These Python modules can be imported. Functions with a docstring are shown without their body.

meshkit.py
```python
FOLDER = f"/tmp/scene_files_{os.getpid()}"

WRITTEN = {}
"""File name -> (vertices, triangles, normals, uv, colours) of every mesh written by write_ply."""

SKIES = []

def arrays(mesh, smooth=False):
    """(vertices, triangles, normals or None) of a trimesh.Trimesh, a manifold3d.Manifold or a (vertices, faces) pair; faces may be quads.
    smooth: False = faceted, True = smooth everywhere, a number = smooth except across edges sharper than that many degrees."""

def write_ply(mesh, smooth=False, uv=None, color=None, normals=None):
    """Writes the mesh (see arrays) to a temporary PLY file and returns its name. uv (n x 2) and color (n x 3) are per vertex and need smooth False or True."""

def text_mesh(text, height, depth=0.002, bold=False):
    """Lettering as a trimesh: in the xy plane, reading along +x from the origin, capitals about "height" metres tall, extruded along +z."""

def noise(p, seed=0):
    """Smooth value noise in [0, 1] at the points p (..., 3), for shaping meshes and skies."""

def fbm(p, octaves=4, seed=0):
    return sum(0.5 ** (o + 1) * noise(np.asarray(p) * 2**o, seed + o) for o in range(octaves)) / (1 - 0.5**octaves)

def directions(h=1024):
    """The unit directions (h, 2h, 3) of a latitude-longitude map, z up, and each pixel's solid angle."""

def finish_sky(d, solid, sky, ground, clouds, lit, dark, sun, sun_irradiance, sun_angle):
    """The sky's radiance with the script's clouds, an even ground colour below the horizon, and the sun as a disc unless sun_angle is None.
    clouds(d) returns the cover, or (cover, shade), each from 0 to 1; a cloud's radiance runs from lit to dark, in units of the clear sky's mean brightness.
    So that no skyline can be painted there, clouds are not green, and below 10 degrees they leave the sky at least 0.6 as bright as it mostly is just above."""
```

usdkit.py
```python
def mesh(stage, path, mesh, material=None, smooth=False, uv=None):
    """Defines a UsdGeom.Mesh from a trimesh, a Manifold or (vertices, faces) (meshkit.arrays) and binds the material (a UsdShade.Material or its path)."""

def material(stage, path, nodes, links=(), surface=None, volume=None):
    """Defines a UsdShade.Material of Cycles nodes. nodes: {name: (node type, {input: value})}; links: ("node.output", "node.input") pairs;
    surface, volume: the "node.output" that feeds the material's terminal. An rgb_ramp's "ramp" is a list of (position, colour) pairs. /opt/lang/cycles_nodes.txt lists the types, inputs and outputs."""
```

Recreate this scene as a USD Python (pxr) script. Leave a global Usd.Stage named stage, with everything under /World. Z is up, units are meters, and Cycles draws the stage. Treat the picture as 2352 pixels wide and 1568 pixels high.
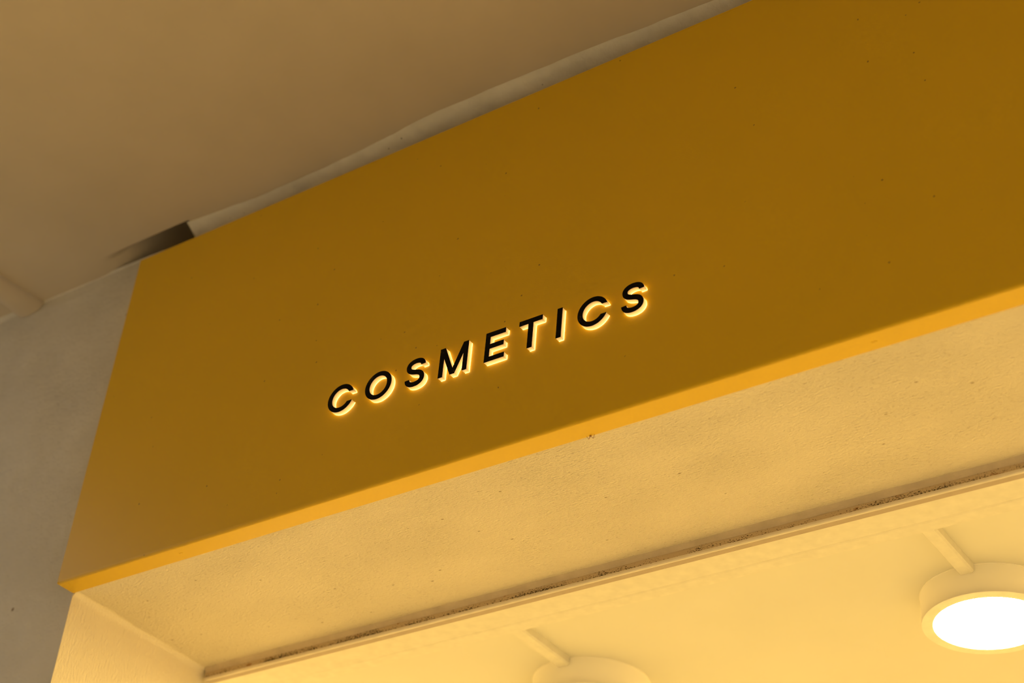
import math, random
import numpy as np, trimesh, usdkit, meshkit
from shapely.geometry import Polygon, Point, box as sbox, LineString
from shapely.ops import unary_union
from pxr import Usd, UsdGeom, UsdLux, UsdShade, Gf, Sdf

stage = Usd.Stage.CreateInMemory()
UsdGeom.SetStageUpAxis(stage, 'Z')
UsdGeom.SetStageMetersPerUnit(stage, 1.0)
UsdGeom.Xform.Define(stage, '/World')
rng = np.random.default_rng(7)

# ------------------------------------------------------------------ camera (x along the shopfront, y into the shop, z up; z = 0 is the sign's lower edge)
F_PX = 4016.967
RV = np.array([2.1460327805983503, 0.6180445813728952, 0.41496654996942317])
CAM = (2.8263677623019636, -2.14953412247547, -1.7433110838213468)
cam = UsdGeom.Camera.Define(stage, '/World/camera')
ang = float(np.linalg.norm(RV)); axis = RV / ang
rot = Gf.Matrix4d().SetRotate(Gf.Rotation(Gf.Vec3d(*axis.tolist()), math.degrees(ang)))
cam.AddTransformOp().Set(rot * Gf.Matrix4d().SetTranslate(Gf.Vec3d(*CAM)))
cam.CreateHorizontalApertureAttr(36.0)
cam.CreateFocalLengthAttr(F_PX / 2352 * 36.0)
cam.CreateFStopAttr(2.4)
cam.CreateFocusDistanceAttr(3.38)
cam.CreateClippingRangeAttr((0.05, 200.0))
cam.CreateExposureAttr(0.0)

# ------------------------------------------------------------------ light: an even overcast sky over the street, and the shop's own lamps
SKY = (1.0, 0.97, 0.88); SKY_STRENGTH = 0.26
LAMP_COLOR = (1.0, 0.71, 0.22); LAMP_STRENGTH = 205.0
LED_STRENGTH = 5.4
dome = UsdLux.DomeLight.Define(stage, '/World/sky')
dome.CreateColorAttr(Gf.Vec3f(*SKY)); dome.CreateIntensityAttr(SKY_STRENGTH)

# ------------------------------------------------------------------ helpers
used = {}
def numbered(parent, name):
    n = used.get((parent, name), 0); used[(parent, name)] = n + 1
    return f'{parent}/{name}' + (f'_{n:03d}' if n else '')
def tag(prim, label=None, cat=None, group=None, kind=None):
    for k, v in (('label', label), ('category', cat), ('group', group), ('kind', kind)):
        if v: prim.SetCustomDataByKey(k, v)
    return prim
def obj(name, mesh, mat, parent=None, smooth=False, **kw):
    path = numbered(str(parent.GetPath()) if parent else '/World', name)
    return tag(usdkit.mesh(stage, path, mesh, mat, smooth=smooth).GetPrim(), **kw)
def thing(name, loc=(0, 0, 0), **kw):
    x = UsdGeom.Xform.Define(stage, numbered('/World', name))
    x.AddTranslateOp().Set(Gf.Vec3d(*loc))
    return tag(x.GetPrim(), **kw)
def bx(x0, x1, y0, y1, z0, z1):
    m = trimesh.creation.box((x1 - x0, y1 - y0, z1 - z0)); m.apply_translation(((x0 + x1) / 2, (y0 + y1) / 2, (z0 + z1) / 2)); return m
def cat(*ms): return trimesh.util.concatenate(list(ms))
def along_x(poly, x0, x1):
    """A (y, z) outline swept along x."""
    m = trimesh.creation.extrude_polygon(poly, x1 - x0, engine='earcut')
    return m.apply_transform(np.array([[0, 0, 1, x0], [1, 0, 0, 0], [0, 1, 0, 0], [0, 0, 0, 1.0]]))
def along_y(poly, y0, y1):
    """An (x, z) outline swept along y."""
    m = trimesh.creation.extrude_polygon(poly, y1 - y0, engine='earcut')
    m.apply_transform(np.array([[1, 0, 0, 0], [0, 0, 1, y0], [0, 1, 0, 0], [0, 0, 0, 1.0]])); m.invert(); return m
def tube(pts, r, sides=8):
    pts = np.asarray(pts, float); parts = []
    for a, b in zip(pts[:-1], pts[1:]):
        parts.append(trimesh.creation.cylinder(radius=r, segment=[a, b], sections=sides))
    parts += [trimesh.creation.icosphere(1, r).apply_translation(q) for q in pts]
    return cat(*parts)
def loft(rows, closed=False):
    """A sheet through equally long rows of points."""
    r = np.asarray(rows, float); n, k = r.shape[:2]
    i, j = np.meshgrid(np.arange(n - 1), np.arange(k if closed else k - 1), indexing='ij')
    q = np.stack([i * k + j, i * k + (j + 1) % k, (i + 1) * k + (j + 1) % k, (i + 1) * k + j], -1).reshape(-1, 4)
    return trimesh.Trimesh(r.reshape(-1, 3), np.vstack([q[:, [0, 1, 2]], q[:, [0, 2, 3]]]), process=False)

# ------------------------------------------------------------------ materials
LOOKS = '/World/Looks'
def mat(name, nodes, links, surface='p.BSDF'):
    return usdkit.material(stage, f'{LOOKS}/{name}', nodes, links, surface=surface)
def plaster(name, c1, c2, scale=(1, 1, 1), tex=60.0, bump=0.004, strength=0.6, mottle=2.5, rough=0.85, pits=0.0, pit_color=(.2, .13, .07), patch=None, lumps=0.0, crack=None):
    """Painted plaster: a slow two-tone mottle, trowelled relief (stretched by scale) and a few dark pits."""
    n = {'g': ('geometry', {}), 'm': ('mapping', {'scale': scale}),
         'mo': ('noise_texture', {'scale': mottle, 'detail': 5.0, 'roughness': .6}),
         'r': ('rgb_ramp', {'ramp': [(.3, c1), (.7, c2)]}),
         't': ('noise_texture', {'scale': tex, 'detail': 4.0, 'roughness': .6, 'distortion': .1}),
         'b': ('bump', {'distance': bump, 'strength': strength}),
         'p': ('principled_bsdf', {'roughness': rough, 'specular_ior_level': .25})}
    l = [('g.position', 'm.vector'), ('g.position', 'mo.vector'), ('mo.fac', 'r.fac'), ('m.vector', 't.vector'), ('b.normal', 'p.normal')]
    height = 't.fac'
    if patch:                                     # the relief comes and goes in patches, as a trowel leaves it
        n['pa'] = ('noise_texture', {'scale': patch, 'detail': 2.0}); n['pr'] = ('map_range', {'from_min': .38, 'from_max': .62, 'to_min': .75, 'to_max': 1.0, 'clamp': True})
        n['pm'] = ('math', {'math_type': 'multiply'}); n['pc'] = ('math', {'math_type': 'subtract', 'value2': .5})
        l += [('m.vector', 'pa.vector'), ('pa.fac', 'pr.value'), ('t.fac', 'pc.value1'), ('pc.value', 'pm.value1'), ('pr.result', 'pm.value2')]; height = 'pm.value'
    if lumps:
        n['lu'] = ('noise_texture', {'scale': lumps, 'detail': 2.0}); n['la'] = ('math', {'math_type': 'multiply_add', 'value2': 2.0})
        l += [('g.position', 'lu.vector'), ('lu.fac', 'la.value1'), (height, 'la.value3')]; height = 'la.value'
    l.append((height, 'b.height'))
    color = 'r.color'
    if pits:
        n['v'] = ('voronoi_texture', {'scale': pits, 'randomness': 1.0}); n['w'] = ('separate_color', {})
        n['d'] = ('map_range', {'from_min': .05, 'from_max': .11, 'to_min': 1.0, 'to_max': 0.0, 'clamp': True})
        n['k'] = ('math', {'math_type': 'greater_than', 'value2': .86}); n['km'] = ('math', {'math_type': 'multiply'})
        n['mx'] = ('mix_color', {'b': pit_color})
        l += [('m.vector', 'v.vector'), ('v.distance', 'd.value'), ('v.color', 'w.color'), ('w.r', 'k.value1'), ('k.value', 'km.value1'), ('d.result', 'km.value2'), ('km.value', 'mx.fac'), (color, 'mx.a')]
        color = 'mx.result'
    if crack:                                     # dirt caught in the trowel marks
        n['cr'] = ('map_range', {'from_min': .27, 'from_max': .39, 'to_min': .85, 'to_max': 0.0, 'clamp': True}); n['p2'] = ('map_range', {'from_min': .40, 'from_max': .60, 'to_min': .15, 'to_max': 1.0, 'clamp': True}); n['cm'] = ('mix_color', {'b': crack})
        n['cp'] = ('math', {'math_type': 'multiply'})
        l += [('t.fac', 'cr.value'), ('cr.result', 'cp.value1'), ('pa.fac', 'p2.value'), ('p2.result', 'cp.value2'), ('cp.value', 'cm.fac'), (color, 'cm.a')]; color = 'cm.result'
    l.append((color, 'p.base_color'))
    return mat(name, n, l)
def plain(name, color, rough=.5, spec=.5, metallic=0.0, grain=0.0, **kw):
    n = {'g': ('geometry', {}), 't': ('noise_texture', {'scale': 40.0, 'detail': 4.0}),
         'r': ('rgb_ramp', {'ramp': [(.3, tuple(c * .95 for c in color)), (.7, tuple(min(1, c * 1.04) for c in color))]}),
         'p': ('principled_bsdf', {'roughness': rough, 'specular_ior_level': spec, 'metallic': metallic, **kw})}
    l = [('g.position', 't.vector'), ('t.fac', 'r.fac'), ('r.color', 'p.base_color')]
    if grain:
        n['f'] = ('noise_texture', {'scale': 300.0, 'detail': 2.0}); n['b'] = ('bump', {'distance': grain, 'strength': .5})
        l += [('g.position', 'f.vector'), ('f.fac', 'b.height'), ('b.normal', 'p.normal')]
    return mat(name, n, l)
def glow(name, color, strength):
    return mat(name, {'e': ('emission', {'color': color, 'strength': strength})}, [], 'e.emission')

M_CEIL = plaster('walkway_ceiling_plaster', (.52, .445, .345), (.61, .52, .405), tex=45, bump=.002, strength=.35, mottle=1.6, lumps=5)
M_WALL = plaster('grey_wall_plaster', (.58, .55, .50), (.68, .645, .59), tex=55, bump=.004, strength=.6, mottle=4.5, pits=16, lumps=9)
M_BEAD = plaster('rough_bead_plaster', (.58, .55, .49), (.70, .66, .59), tex=70, bump=.004, strength=.6, mottle=9, pits=45, pit_color=(.08, .06, .04), lumps=30)
M_SOFFIT = plaster('lintel_plaster', (.84, .74, .57), (.885, .78, .605), scale=(.40, 1, 1), tex=260, bump=.0085, strength=1.0, mottle=5, pits=60, pit_color=(.35, .24, .13), patch=7, crack=(.48, .35, .21))
M_JAMB = plaster('jamb_plaster', (.84, .74, .57), (.88, .78, .61), scale=(1, 1, .4), tex=190, bump=.006, strength=.7, mottle=6, pits=30, pit_color=(.4, .28, .15))
M_SHOP = plaster('shop_ceiling_paint', (.75, .71, .61), (.78, .74, .64), tex=50, bump=.0006, strength=.2, mottle=3)
M_TRIM = plain('trim_paint', (.78, .73, .62), .6, .3)
M_LAMP = plain('lamp_bezel_enamel', (.90, .85, .74), .45, .4)
M_OPAL = mat('opal_lamp_housing', {'d': ('diffuse_bsdf', {'color': (.92, .86, .74)}), 't': ('translucent_bsdf', {'color': (1, .92, .85)}), 'm': ('mix_closure', {'fac': .0021})},
             [('d.BSDF', 'm.closure1'), ('t.BSDF', 'm.closure2')], 'm.closure')
M_TILE = plain('shop_floor_tile', (.62, .58, .52), .4)
M_PAVE = plaster('pavement_concrete', (.64, .60, .53), (.70, .66, .58), tex=40, bump=.004, mottle=2)
M_STREET = plaster('street_paving', (.44, .43, .41), (.50, .49, .47), tex=20, bump=.004, mottle=.6)
M_OPP = plaster('opposite_wall_paint', (.70, .65, .56), (.76, .71, .61), tex=40, bump=.002, strength=.3)
M_SHOPWALL = plaster('shop_wall_paint', (.80, .74, .62), (.84, .78, .66), tex=40, bump=.001, strength=.3)
M_SEAL = plaster('grey_sealant', (.52, .43, .32), (.66, .55, .41), scale=(.3, 1, 1), tex=90, bump=.003, mottle=20)
M_UNDER = plain('header_grey_paint', (.46, .37, .29), .5, .3, grain=.0004)
M_ALU = plain('header_metal', (.74, .66, .54), .38, .5, grain=.0004)
M_PIT = plain('dark_gap', (.05, .04, .03), .9, .1)

# yellow sheet metal: even paint, a few dark specks of dirt
M_YELLOW = mat('yellow_sheet_paint', {
    'g': ('geometry', {}), 'mo': ('noise_texture', {'scale': 2.0, 'detail': 3.0}),
    'r': ('rgb_ramp', {'ramp': [(.3, (.685, .425, .002)), (.7, (.725, .446, .003))]}),
    'v': ('voronoi_texture', {'scale': 26.0}), 'w': ('separate_color', {}),
    'ns': ('noise_texture', {'scale': 300.0, 'detail': 1.0}), 'ad': ('math', {'math_type': 'multiply_add', 'value2': .10}),
    'd': ('map_range', {'from_min': .085, 'from_max': .115, 'to_min': .75, 'to_max': 0.0, 'clamp': True}),
    'k': ('math', {'math_type': 'greater_than', 'value2': .90}), 'km': ('math', {'math_type': 'multiply'}),
    'mx': ('mix_color', {'b': (.16, .08, .01)}),
    'f': ('noise_texture', {'scale': 260.0, 'detail': 2.0}), 'b': ('bump', {'distance': .0004, 'strength': .3}),
    'p': ('principled_bsdf', {'roughness': .36, 'specular_ior_level': .5})},
    [('g.position', 'mo.vector'), ('mo.fac', 'r.fac'), ('g.position', 'v.vector'), ('g.position', 'ns.vector'), ('ns.fac', 'ad.value1'), ('v.distance', 'ad.value3'), ('ad.value', 'd.value'),
     ('v.color', 'w.color'), ('w.g', 'k.value1'), ('k.value', 'km.value1'), ('d.result', 'km.value2'), ('km.value', 'mx.fac'), ('r.color', 'mx.a'), ('mx.result', 'p.base_color'),
     ('g.position', 'f.vector'), ('f.fac', 'b.height'), ('b.normal', 'p.normal')])
# black letter faces, scuffed
M_BLACK = mat('black_acrylic', {
    'g': ('geometry', {}), 'm': ('mapping', {'scale': (1, 1, .5), 'rotation': (0, .6, 0)}),
    't': ('noise_texture', {'scale': 170.0, 'detail': 5.0, 'roughness': .75, 'distortion': 1.5}),
    'pa': ('noise_texture', {'scale': 28.0, 'detail': 1.0}), 'ml': ('math', {'math_type': 'multiply'}),
    'r': ('rgb_ramp', {'ramp': [(.0, (.003, .0025, .0015)), (.36, (.004, .003, .002)), (.47, (.09, .06, .02))]}),
    'p': ('principled_bsdf', {'roughness': .6, 'specular_ior_level': .08})},
    [('g.position', 'm.vector'), ('m.vector', 't.vector'), ('g.position', 'pa.vector'), ('t.fac', 'ml.value1'), ('pa.fac', 'ml.value2'), ('ml.value', 'r.fac'), ('r.color', 'p.base_color')])
M_ACRYL = mat('opal_acrylic', {'d': ('diffuse_bsdf', {'color': (.55, .46, .34)}), 't': ('translucent_bsdf', {'color': (.95, .86, .70)}), 'm': ('mix_closure', {'fac': .75})},
              [('d.BSDF', 'm.closure1'), ('t.BSDF', 'm.closure2')], 'm.closure')
M_LED = glow('led_layer', (1.0, .62, .20), LED_STRENGTH)
M_DISC = glow('lamp_diffuser', LAMP_COLOR, LAMP_STRENGTH)
# header face: cream paint worn to black dots in horizontal streaks, with rust blooms
M_GRIME = mat('grimy_header_paint', {
    'g': ('geometry', {}), 'm': ('mapping', {'scale': (.38, 1, 1)}), 'm2': ('mapping', {'scale': (.5, 1, 1)}),
    'n1': ('noise_texture', {'scale': 620.0, 'detail': 2.0, 'roughness': .6}), 'n2': ('noise_texture', {'scale': 26.0, 'detail': 3.0}),
    'z': ('separate_xyz', {}), 'zr': ('map_range', {'from_min': -.026, 'from_max': -.013, 'to_min': .10, 'to_max': -.07, 'clamp': True}),
    'a1': ('math', {'math_type': 'multiply_add', 'value2': .62}), 'a2': ('math', {'math_type': 'add'}),
    'dr': ('map_range', {'from_min': .862, 'from_max': .892, 'to_min': 0.0, 'to_max': .95, 'clamp': True}),
    'n3': ('noise_texture', {'scale': 45.0, 'detail': 4.0, 'distortion': 1.0}), 'rr': ('map_range', {'from_min': .63, 'from_max': .68, 'to_min': 0.0, 'to_max': .7, 'clamp': True}),
    'mr': ('mix_color', {'a': (.56, .44, .29), 'b': (.30, .12, .02)}), 'md': ('mix_color', {'b': (.03, .016, .008)}),
    'p': ('principled_bsdf', {'roughness': .75, 'specular_ior_level': .2})},
    [('g.position', 'm.vector'), ('g.position', 'm2.vector'), ('m.vector', 'n1.vector'), ('m2.vector', 'n2.vector'), ('g.position', 'z.vector'), ('z.z', 'zr.value'),
     ('n2.fac', 'a1.value1'), ('n1.fac', 'a1.value3'), ('a1.value', 'a2.value1'), ('zr.result', 'a2.value2'), ('a2.value', 'dr.value'),
     ('m2.vector', 'n3.vector'), ('n3.fac', 'rr.value'), ('rr.result', 'mr.fac'), ('mr.result', 'md.a'), ('dr.result', 'md.fac'), ('md.result', 'p.base_color')])

# ------------------------------------------------------------------ the setting
H, D1, D2, ZC = 0.9, 0.0477, 0.468, 0.957       # sign height, front of the wall, back of the lintel, walkway ceiling
FLOOR, X1 = -3.3, 4.2
obj('floor', bx(-9.0, 7.5, -4.3, .47, FLOOR - .1, FLOOR), M_PAVE, kind='structure', label='pale tiled pavement of the covered walkway')
obj('ground', cat(bx(-60, 60, -60, -4.3, FLOOR - .25, FLOOR - .12), bx(-60, -9, -4.3, 30, FLOOR - .25, FLOOR - .12)), M_STREET, kind='structure', label='grey street beyond the walkway')
obj('floor_shop', bx(-1.1, 5.2, .47, 5.0, FLOOR - .1, FLOOR), M_TILE, kind='structure', label='pale tiled floor inside the shop')
def smooth(t): t = np.clip(t, 0, 1); return t * t * (3 - 2 * t)
px_, py_ = np.meshgrid(np.concatenate([np.linspace(-.6, .13, 120), np.linspace(.135, .165, 31), np.linspace(.18, .4, 8)]), np.concatenate([np.linspace(-.3, -.03, 12), np.linspace(-.026, .06, 60), np.linspace(.08, .36, 10)]), indexing='ij')
pz_ = ZC + .16 * smooth((px_ + .20) / .34) ** 1.5 * smooth((py_ + .012) / .026) * smooth((.158 - px_) / .006)
patch_mesh = loft(np.stack([px_, py_, pz_], -1)); patch_mesh.invert()
obj('ceiling', cat(bx(-1.25, -.6, -4.3, .6, ZC, ZC + .15), bx(.4, 7.0, -4.3, .6, ZC, ZC + .15), bx(-.6, .4, -4.3, -.3, ZC, ZC + .15), bx(-.6, .4, -.3, .6, ZC + .17, ZC + .25), patch_mesh), M_CEIL, smooth=30, kind='structure', label='beige plaster ceiling of the walkway above the yellow sign')

# wall left of the sign, with the rounded plaster joint to the ceiling
w = cat(bx(-4.0, -.0015, D1, .49, FLOOR, ZC), bx(-4.0, -1.27, D1, .49, ZC, 4.0))
wl = thing('wall_left', kind='structure', label='grey plastered wall left of the yellow sign')
obj('wall_face', w, M_WALL, wl)
xs = np.linspace(-2.5, .02, 120)
rows = []
for x in xs:
    r = .002 + .007 * meshkit.fbm(np.array([x * 9, 0, 0]), 3, 3) + .012 * max(0, min(1, (-.3 - x) / .3))
    a = np.linspace(0, math.pi / 2, 7)
    rows.append([(x, D1 + .001 - r + r * math.sin(t), ZC + .001 - r + r * math.cos(t)) for t in a])
cv = loft(rows); cv.invert()
obj('corner_plaster', cv, M_WALL, wl, smooth=True)

# door reveal (jamb) and lintel, plastered
jb = bx(-.0015, 0, D1, .49, FLOOR, 0)
rr = .013
cove = Polygon([(0, 0)] + [(rr - rr * math.cos(t) * 1.0, -rr + rr * math.sin(t)) for t in np.linspace(0, math.pi / 2, 8)])
obj('wall_jamb', cat(jb, along_y(cove, D1 + .001, D2)), M_JAMB, smooth=30, kind='structure', label='cream plastered door reveal under the left end of the sign')
# lintel: the underside is a finely waved sheet closed to a block
nx, ny = 240, 40
gx, gy = np.meshgrid(np.linspace(0, X1, nx), np.linspace(D1, D2, ny), indexing='ij')
gz = (meshkit.fbm(np.stack([gx * 5, gy * 9, 0 * gx], -1), 4, 11) - .5) * .001
edge = np.minimum(1, np.minimum(gy - D1, D2 - gy) / .03)
low = loft(np.stack([gx, gy, gz * edge], -1))
obj('lintel', cat(low, bx(0, .185, D1, D2, .006, ZC - .001), bx(.185, X1, D1, D2, .006, ZC + .09), bx(-.6, .185, .36, D2, ZC - .01, ZC + .17)), M_SOFFIT, smooth=40, kind='structure', label='rough cream plastered lintel underside between the yellow sign and the door header')
obj('wall_right', bx(X1, 6.5, D1, .49, FLOOR, ZC), M_WALL, kind='structure', label='grey plastered wall at the far end of the shopfront')

# plaster bead that closes the joint between ceiling and sign, with uneven edges and a broken-off left end
keyx = np.array([.15, .37, .65, .92, 1.28, 1.61, 2.2, 4.2]); keyy = np.array([-.008, .007, .003, -.016, -.008, .006, .004, .0])
xs = np.linspace(.146, X1, 500); rows = []
for i, x in enumerate(xs):
    y0 = np.interp(x, keyx, keyy) + .006 * (meshkit.fbm(np.array([x * 14, 1.3, 0]), 3, 5) - .5)
    a = np.linspace(0, 1, 10); row = []
    for t in a:
        y = y0 + (D1 + .012 - y0) * t; z = ZC + .0005 - (.042 * t ** 1.15)
        k = .004 * (meshkit.fbm(np.array([x * 40, t * 3, 7.0]), 3, 9) - .5) * min(1, 4 * t)
        row.append((x, y + k, z + k))
    row.append((x, D1 + .012, ZC)); rows.append(row)
bead = loft(rows)
endcap = trimesh.Trimesh(np.array(rows[0]), [[0, k, k + 1] for k in range(1, len(rows[0]) - 1)], process=False)
bead = cat(bead, endcap); trimesh.repair.fix_normals(bead)
obj('trim_1', bead, M_BEAD, smooth=40, kind='structure', label='uneven grey plaster bead along the ceiling joint above the sign')

# ------------------------------------------------------------------ plastered duct on the walkway ceiling, far left
rows = []
for y in np.r_[np.linspace(-2.8, -.1, 28), np.linspace(-.09, .046, 22)]:
    k = max(0, min(1, (y + .1) / .14)); half = .036 + .014 * k ** 2; cx = -.464 + .0 * k; hgt = .040 * (1 - .25 * k)
    wob = .004 * (meshkit.fbm(np.array([y * 12, 2.2, 0]), 3, 4) - .5)
    rows.append([(cx + wob + half * math.cos(t), y, ZC + .001 - hgt * math.sin(t) ** .8) for t in np.linspace(0, math.pi, 15)])
duct = loft(rows); trimesh.repair.fix_normals(duct)
cap = trimesh.Trimesh(np.vstack([rows[-1], [[-.464, .046, ZC]]]), [[k, k + 1, 15] for k in range(14)], process=False)
obj('ceiling_duct', cat(duct, cap), M_CEIL, smooth=50, label='plastered-over rounded duct on the ceiling, ending at the grey wall', cat='duct')

# ------------------------------------------------------------------ interior: shop room behind the header
obj('beam_outer', bx(-1.25, 7.0, -4.3, -4.05, .30, ZC), M_CEIL, kind='structure', label='plastered edge beam around the outer rim of the walkway ceiling')
obj('wall_opposite', cat(bx(-1.4, 7.0, -4.3, -4.06, FLOOR, .299), bx(-1.4, -1.26, -4.06, -1.7, FLOOR, ZC + .15)), M_OPP, kind='structure', label='plain cream wall across the walkway, facing the shop')
obj('ceiling_shop', bx(-1.1, 5.2, .632, 5.0, .02, .12), M_SHOP, kind='structure', label='pale yellow lit ceiling inside the shop')
obj('wall_back', bx(-1.1, 5.2, 5.0, 5.1, FLOOR, .12), M_SHOPWALL, kind='structure', label='cream rear wall inside the shop')
obj('wall_inner', cat(bx(-1.2, -1.1, .49, 5.0, FLOOR, .12), bx(5.2, 5.3, .49, 5.0, FLOOR, .12)), M_SHOPWALL, kind='structure', label='cream side walls inside the shop')
obj('trim_2', bx(-1.1, 5.2, .4882, .5966, .0002, .12), M_TRIM, kind='structure', label='flat cream board behind the door header')
obj('trim_3', along_x(Polygon([(.5968, .0002), (.603, -.0006), (.632, -.0006), (.632, .12), (.5968, .12)]), -1.1, 5.2), M_TRIM, kind='structure', label='narrow cream batten along the edge of the shop ceiling')

# door header: sealant, stained face, rounded lip, underside
dr = thing('door_1', kind='structure', label='stained metal door header along the back of the lintel')
XH = .009
xs = np.linspace(XH, X1, 400); rows = []
for x in xs:
    k = .012 * (meshkit.fbm(np.array([x * 7, .4, 0]), 3, 21) - .5) + .002 * (meshkit.fbm(np.array([x * 60, 5, 0]), 2, 22) - .5)
    a = np.linspace(0, 1, 6)
    rows.append([(x, D2 - (.012 + k) * (1 - t) ** 1.5 - .0003, .0035 - (.0145 + .3 * k) * t) for t in a])
seal = loft(rows); seal.invert()
obj('sealant', seal, M_SEAL, dr, smooth=True, label='grey weathered sealant line')
obj('header_face', along_x(Polygon([(D2, .002), (D2, -.0235), (D2 + .006, -.0235), (D2 + .006, .002)]), XH, X1), M_GRIME, dr, label='header face with black dots and rust stains')
lip = Polygon([(D2 - .002, -.0238)] + [(D2 + .003 - .005 * math.cos(t), -.0268 - .0042 * math.sin(t)) for t in np.linspace(0, math.pi / 2, 8)] + [(D2 + .0040, -.0310), (D2 + .0040, -.0238)])
obj('header_lip', along_x(lip, XH, X1), M_ALU, dr, smooth=35, label='rounded bright lip of the header')
und = Polygon([(D2 + .0042, -.0238), (D2 + .0042, -.0285), (D2 + .0060, -.0300), (D2 + .020, -.0300), (D2 + .020, .0035), (D2 + .0062, .0035), (D2 + .0062, -.0238)])
obj('header_underside', along_x(und, XH, X1), M_UNDER, dr, label='dull grey underside of the header')

# ------------------------------------------------------------------ the yellow sign panel: folded sheet, rounded folds
sp = thing('shop_sign', label='long yellow sheet-metal sign panel over the shop door carrying black letters', cat='sign panel')
XR = X1
face_prof = Polygon([(0, H - .004), (0, .006), (.0008, .003), (.0030, .0012), (.006, .0012), (.006, H - .004)])
obj('face', along_x(face_prof, .0, XR), M_YELLOW, sp, smooth=40)
obj('lower_return', along_x(Polygon([(.0002, .0055), (.0004, .0025), (.0014, -.0002), (.0034, -.0022), (.006, -.003), (D1 - .0004, -.003), (D1 - .0004, -.0002), (.0062, -.0002), (.0062, .0012), (.003, .0012), (.0008, .003)]), 0, XR), M_YELLOW, sp, smooth=40, label='bright underside return of the yellow panel')
obj('upper_return', along_x(sbox(.0, H - .0038, D1 - .0004, H), 0, XR), M_YELLOW, sp)
obj('end_return', bx(-.0022, -.0002, .0004, D1 - .0004, -.002, H), M_YELLOW, sp)

for bxx, byy in ((.345, .0235), (1.903, .0262)):       # two paint blisters on the return
    obj('paint_blister', tube([(bxx - .0045, byy - .001, -.0028), (bxx - .002, byy + .002, -.0029), (bxx + .001, byy - .001, -.0029), (bxx + .0045, byy + .001, -.0028)], .0009, 8), M_YELLOW, sp, smooth=True)

# ------------------------------------------------------------------ letters, in millimetres on the panel (x, z)
def bez(p0, c1, c2, p1, n=20):
    t = np.linspace(0, 1, n)[:, None]; p0, c1, c2, p1 = map(np.array, (p0, c1, c2, p1))
    return (1 - t) ** 3 * p0 + 3 * (1 - t) ** 2 * t * c1 + 3 * (1 - t) * t ** 2 * c2 + t ** 3 * p1
B, TP = 196.4, 265.4
def ring(cx, cz, rx, rz, sx, sz):
    t = np.linspace(0, 2 * math.pi, 97)[:-1]
    return Polygon([(cx + rx * math.cos(a), cz + rz * math.sin(a)) for a in t], [[(cx + (rx - sx) * math.cos(a), cz + (rz - sz) * math.sin(a)) for a in t]])
def let_C(x): return ring(x + 33.2, 230.8, 33.2, 33.3, 10.9, 10.4).difference(sbox(x + 33.2, 217.8, x + 80, 242.0))
def let_O(x): return ring(x + 33.2, 230.8, 33.2, 33.3, 10.9, 10.2)
def let_S(x):
    pts = [((42.9, 247), (42.9, 254.8), (34.9, 259.0), (25.2, 259.0)), ((25.2, 259.0), (15, 259.0), (7.6, 254.3), (7.6, 247.2)), ((7.6, 247.2), (7.6, 237), (16, 234.4), (25, 232)),
           ((25, 232), (34, 229.6), (43.0, 226.6), (43.0, 215.6)), ((43.0, 215.6), (43.0, 207.2), (35, 202.8), (24.4, 202.8)), ((24.4, 202.8), (13.6, 202.8), (6.4, 208.4), (6.4, 216.6))]
    c = np.vstack([bez(*q)[(0 if i == 0 else 1):] for i, q in enumerate(pts)]); c[:, 0] += x
    return LineString(c).buffer(5.4, cap_style='flat', join_style='round')
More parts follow.
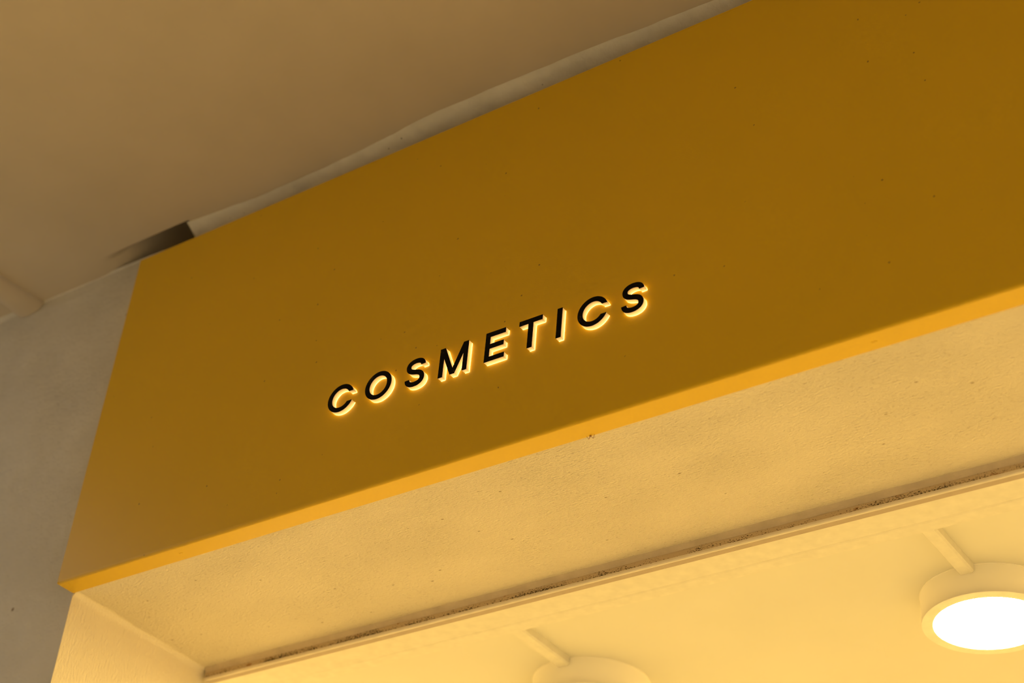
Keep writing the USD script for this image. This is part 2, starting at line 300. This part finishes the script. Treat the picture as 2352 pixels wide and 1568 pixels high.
def let_M(x):
    w = 68.0
    return unary_union([sbox(x, B, x + 10.2, TP), sbox(x + w - 10.2, B, x + w, TP),
        Polygon([(x + .2, TP), (x + 11.9, TP), (x + 39.4, B), (x + 28.6, B)]), Polygon([(x + w - .2, TP), (x + w - 11.9, TP), (x + w - 39.4, B), (x + w - 28.6, B)])])
def let_E(x): return unary_union([sbox(x, B, x + 10.6, TP), sbox(x, 254.7, x + 46, TP), sbox(x, 226.3, x + 43.2, 236.9), sbox(x, B, x + 46.4, 206.8)])
def let_T(x): return unary_union([sbox(x, 254.8, x + 53.2, TP), sbox(x + 21.5, B, x + 32.5, TP)])
def let_I(x): return sbox(x, B, x + 11.0, TP)
DL = .0130
def letter(name_label, poly):
    c = poly.centroid; x0 = c.x / 1000; z0 = c.y / 1000
    t = thing('sign_letter', (x0, 0, z0), label=name_label, cat='letter', group='letters of the illuminated sign')
    def slab(y0, y1, grow=0.0):
        p = poly.buffer(grow, join_style='mitre') if grow else poly
        ms = [trimesh.creation.extrude_polygon(g, y1 - y0, engine='earcut') for g in getattr(p, 'geoms', [p])]
        m = cat(*ms); v = m.vertices.copy()
        m.vertices = np.stack([v[:, 0] / 1000 - x0, -(y0 + v[:, 2]), v[:, 1] / 1000 - z0], 1); m.faces = m.faces[:, ::1]
        trimesh.repair.fix_normals(m); return m
    obj('face_plate', slab(DL - .0012, DL), M_BLACK, t)
    b = slab(.0012, DL - .0011, -.02); fl = np.abs(b.face_normals[:, 1]) < .5
    obj('acrylic_body', trimesh.Trimesh(b.vertices, b.faces[fl], process=False), M_ACRYL, t, label='glowing amber acrylic side of the letter')
    obj('light_layer', slab(.0003, .0011, -.02), M_LED, t, label='bright rear layer of the letter')
for lb, pl in [('black backlit letter C that starts the word COSMETICS', let_C(729.3)), ('black backlit letter O, the only O of the word', let_O(826.2)),
               ('black backlit letter S between the O and the M', let_S(927.4)), ('black backlit letter M, widest letter in the middle of the word', let_M(1011.8)),
               ('black backlit letter E between the M and the T', let_E(1121.6)), ('black backlit letter T between the E and the I', let_T(1199.5)),
               ('black backlit letter I, the single plain upright bar', let_I(1286.6)), ('black backlit letter C between the I and the final S', let_C(1333.3)),
               ('black backlit letter S that ends the word COSMETICS', let_S(1428.6))]:
    letter(lb, pl)

# ------------------------------------------------------------------ ceiling lamps in the shop: drum housing, bezel, glowing diffuser
def lathe(prof, n=72):
    return trimesh.creation.revolve(np.array(prof), sections=n)
LZ, LR, LH, DR = .02, .1362, .0644, .1121
def lamp(x, y, label):
    t = thing('ceiling_lamp', (x, y, LZ), label=label, cat='ceiling lamp', group='round ceiling lamps in the shop')
    h = LH
    obj('housing', lathe([(LR + .0012, 0), (LR + .0012, -.0012), (LR, -.0022), (LR, -h + .0012)]), M_OPAL, t, smooth=40)
    obj('bezel', lathe([(DR + .001, -h + .0060), (LR - .0004, -h + .0060), (LR - .0004, -h + .0016), (LR + .0003, -h + .0016), (LR + .0003, -h + .001), (LR - .0012, -h), (DR + .002, -h), (DR + .001, -h + .001), (DR + .001, -h + .0060)]), M_LAMP, t, smooth=40)
    obj('diffuser', lathe([(0, -h + .0030), (DR, -h + .0030), (DR, -h + .0001), (DR - .002, -h - .0003), (0, -h - .0003)]), M_DISC, t, smooth=40, label='glowing white diffuser')
    return t
LY = .9558
lamp(1.7232, LY, 'round white ceiling lamp whose glowing disc shows at the right edge')
lamp(.7658, LY, 'round ceiling lamp of which only the housing rim shows at the lower edge')
lamp(-.19, LY, 'round ceiling lamp behind the door reveal, left of the others in its row')
for x, w in ((2.68, 'third'), (3.64, 'fourth')): lamp(x, LY, f'round ceiling lamp, {w} from the left in the row behind the door')
for y, v in ((2.3, 'middle row'), (3.7, 'rear row')):
    for x, w in ((.77, 'first'), (1.73, 'second'), (2.68, 'third'), (3.64, 'fourth')): lamp(x, y, f'round ceiling lamp, {w} from the left in the {v} of the shop')

# cable trunking from the batten to each lamp in view
def trunk(x0, x1, label):
    r = .004
    prof = Polygon([(x0, .02), (x0, .0015), (x0 + .0015, 0), (x1 - r, 0), (x1, r), (x1, .02)])
    m = along_y(prof, .6325, .819)
    t = obj('cable_trunking', m, M_TRIM, smooth=25, label=label, cat='cable trunking', group='cable trunking on the shop ceiling')
trunk(.7640, .7945, 'short cream cable trunking leading to the lamp at the lower edge')
trunk(1.7195, 1.7485, 'short cream cable trunking leading to the lamp with the glowing disc')

# ------------------------------------------------------------------ small brown spider under the panel's lower edge
M_SPIDER = plain('spider_brown', (.34, .12, .02), .6)
spd = thing('spider', (1.337, .046, -.004), label='tiny brown spider with bent legs under the lower edge of the panel', cat='spider')
o = np.array([1.337, .046, -.004])
def px(pts): return np.array(pts) - o
bd = trimesh.creation.icosphere(2, 1.0); bd.apply_scale((.0022, .0012, .0013)); bd.apply_translation((.002, -.0005, .0))
obj('body', bd, M_SPIDER, spd, smooth=True)
for pts in ([(1.3255, .0440, .0035), (1.3310, .0450, -.002), (1.339, .0455, -.003)],
            [(1.3295, .0450, -.001), (1.3352, .0462, -.0095), (1.3390, .0458, -.004)],
            [(1.3390, .0458, -.004), (1.3450, .0462, -.0105), (1.3480, .0455, -.0015)],
            [(1.3352, .0462, -.0095), (1.3400, .0458, -.0035), (1.3462, .0450, -.0005)]):
    obj('leg', tube(px(pts), .00042, 6), M_SPIDER, spd)
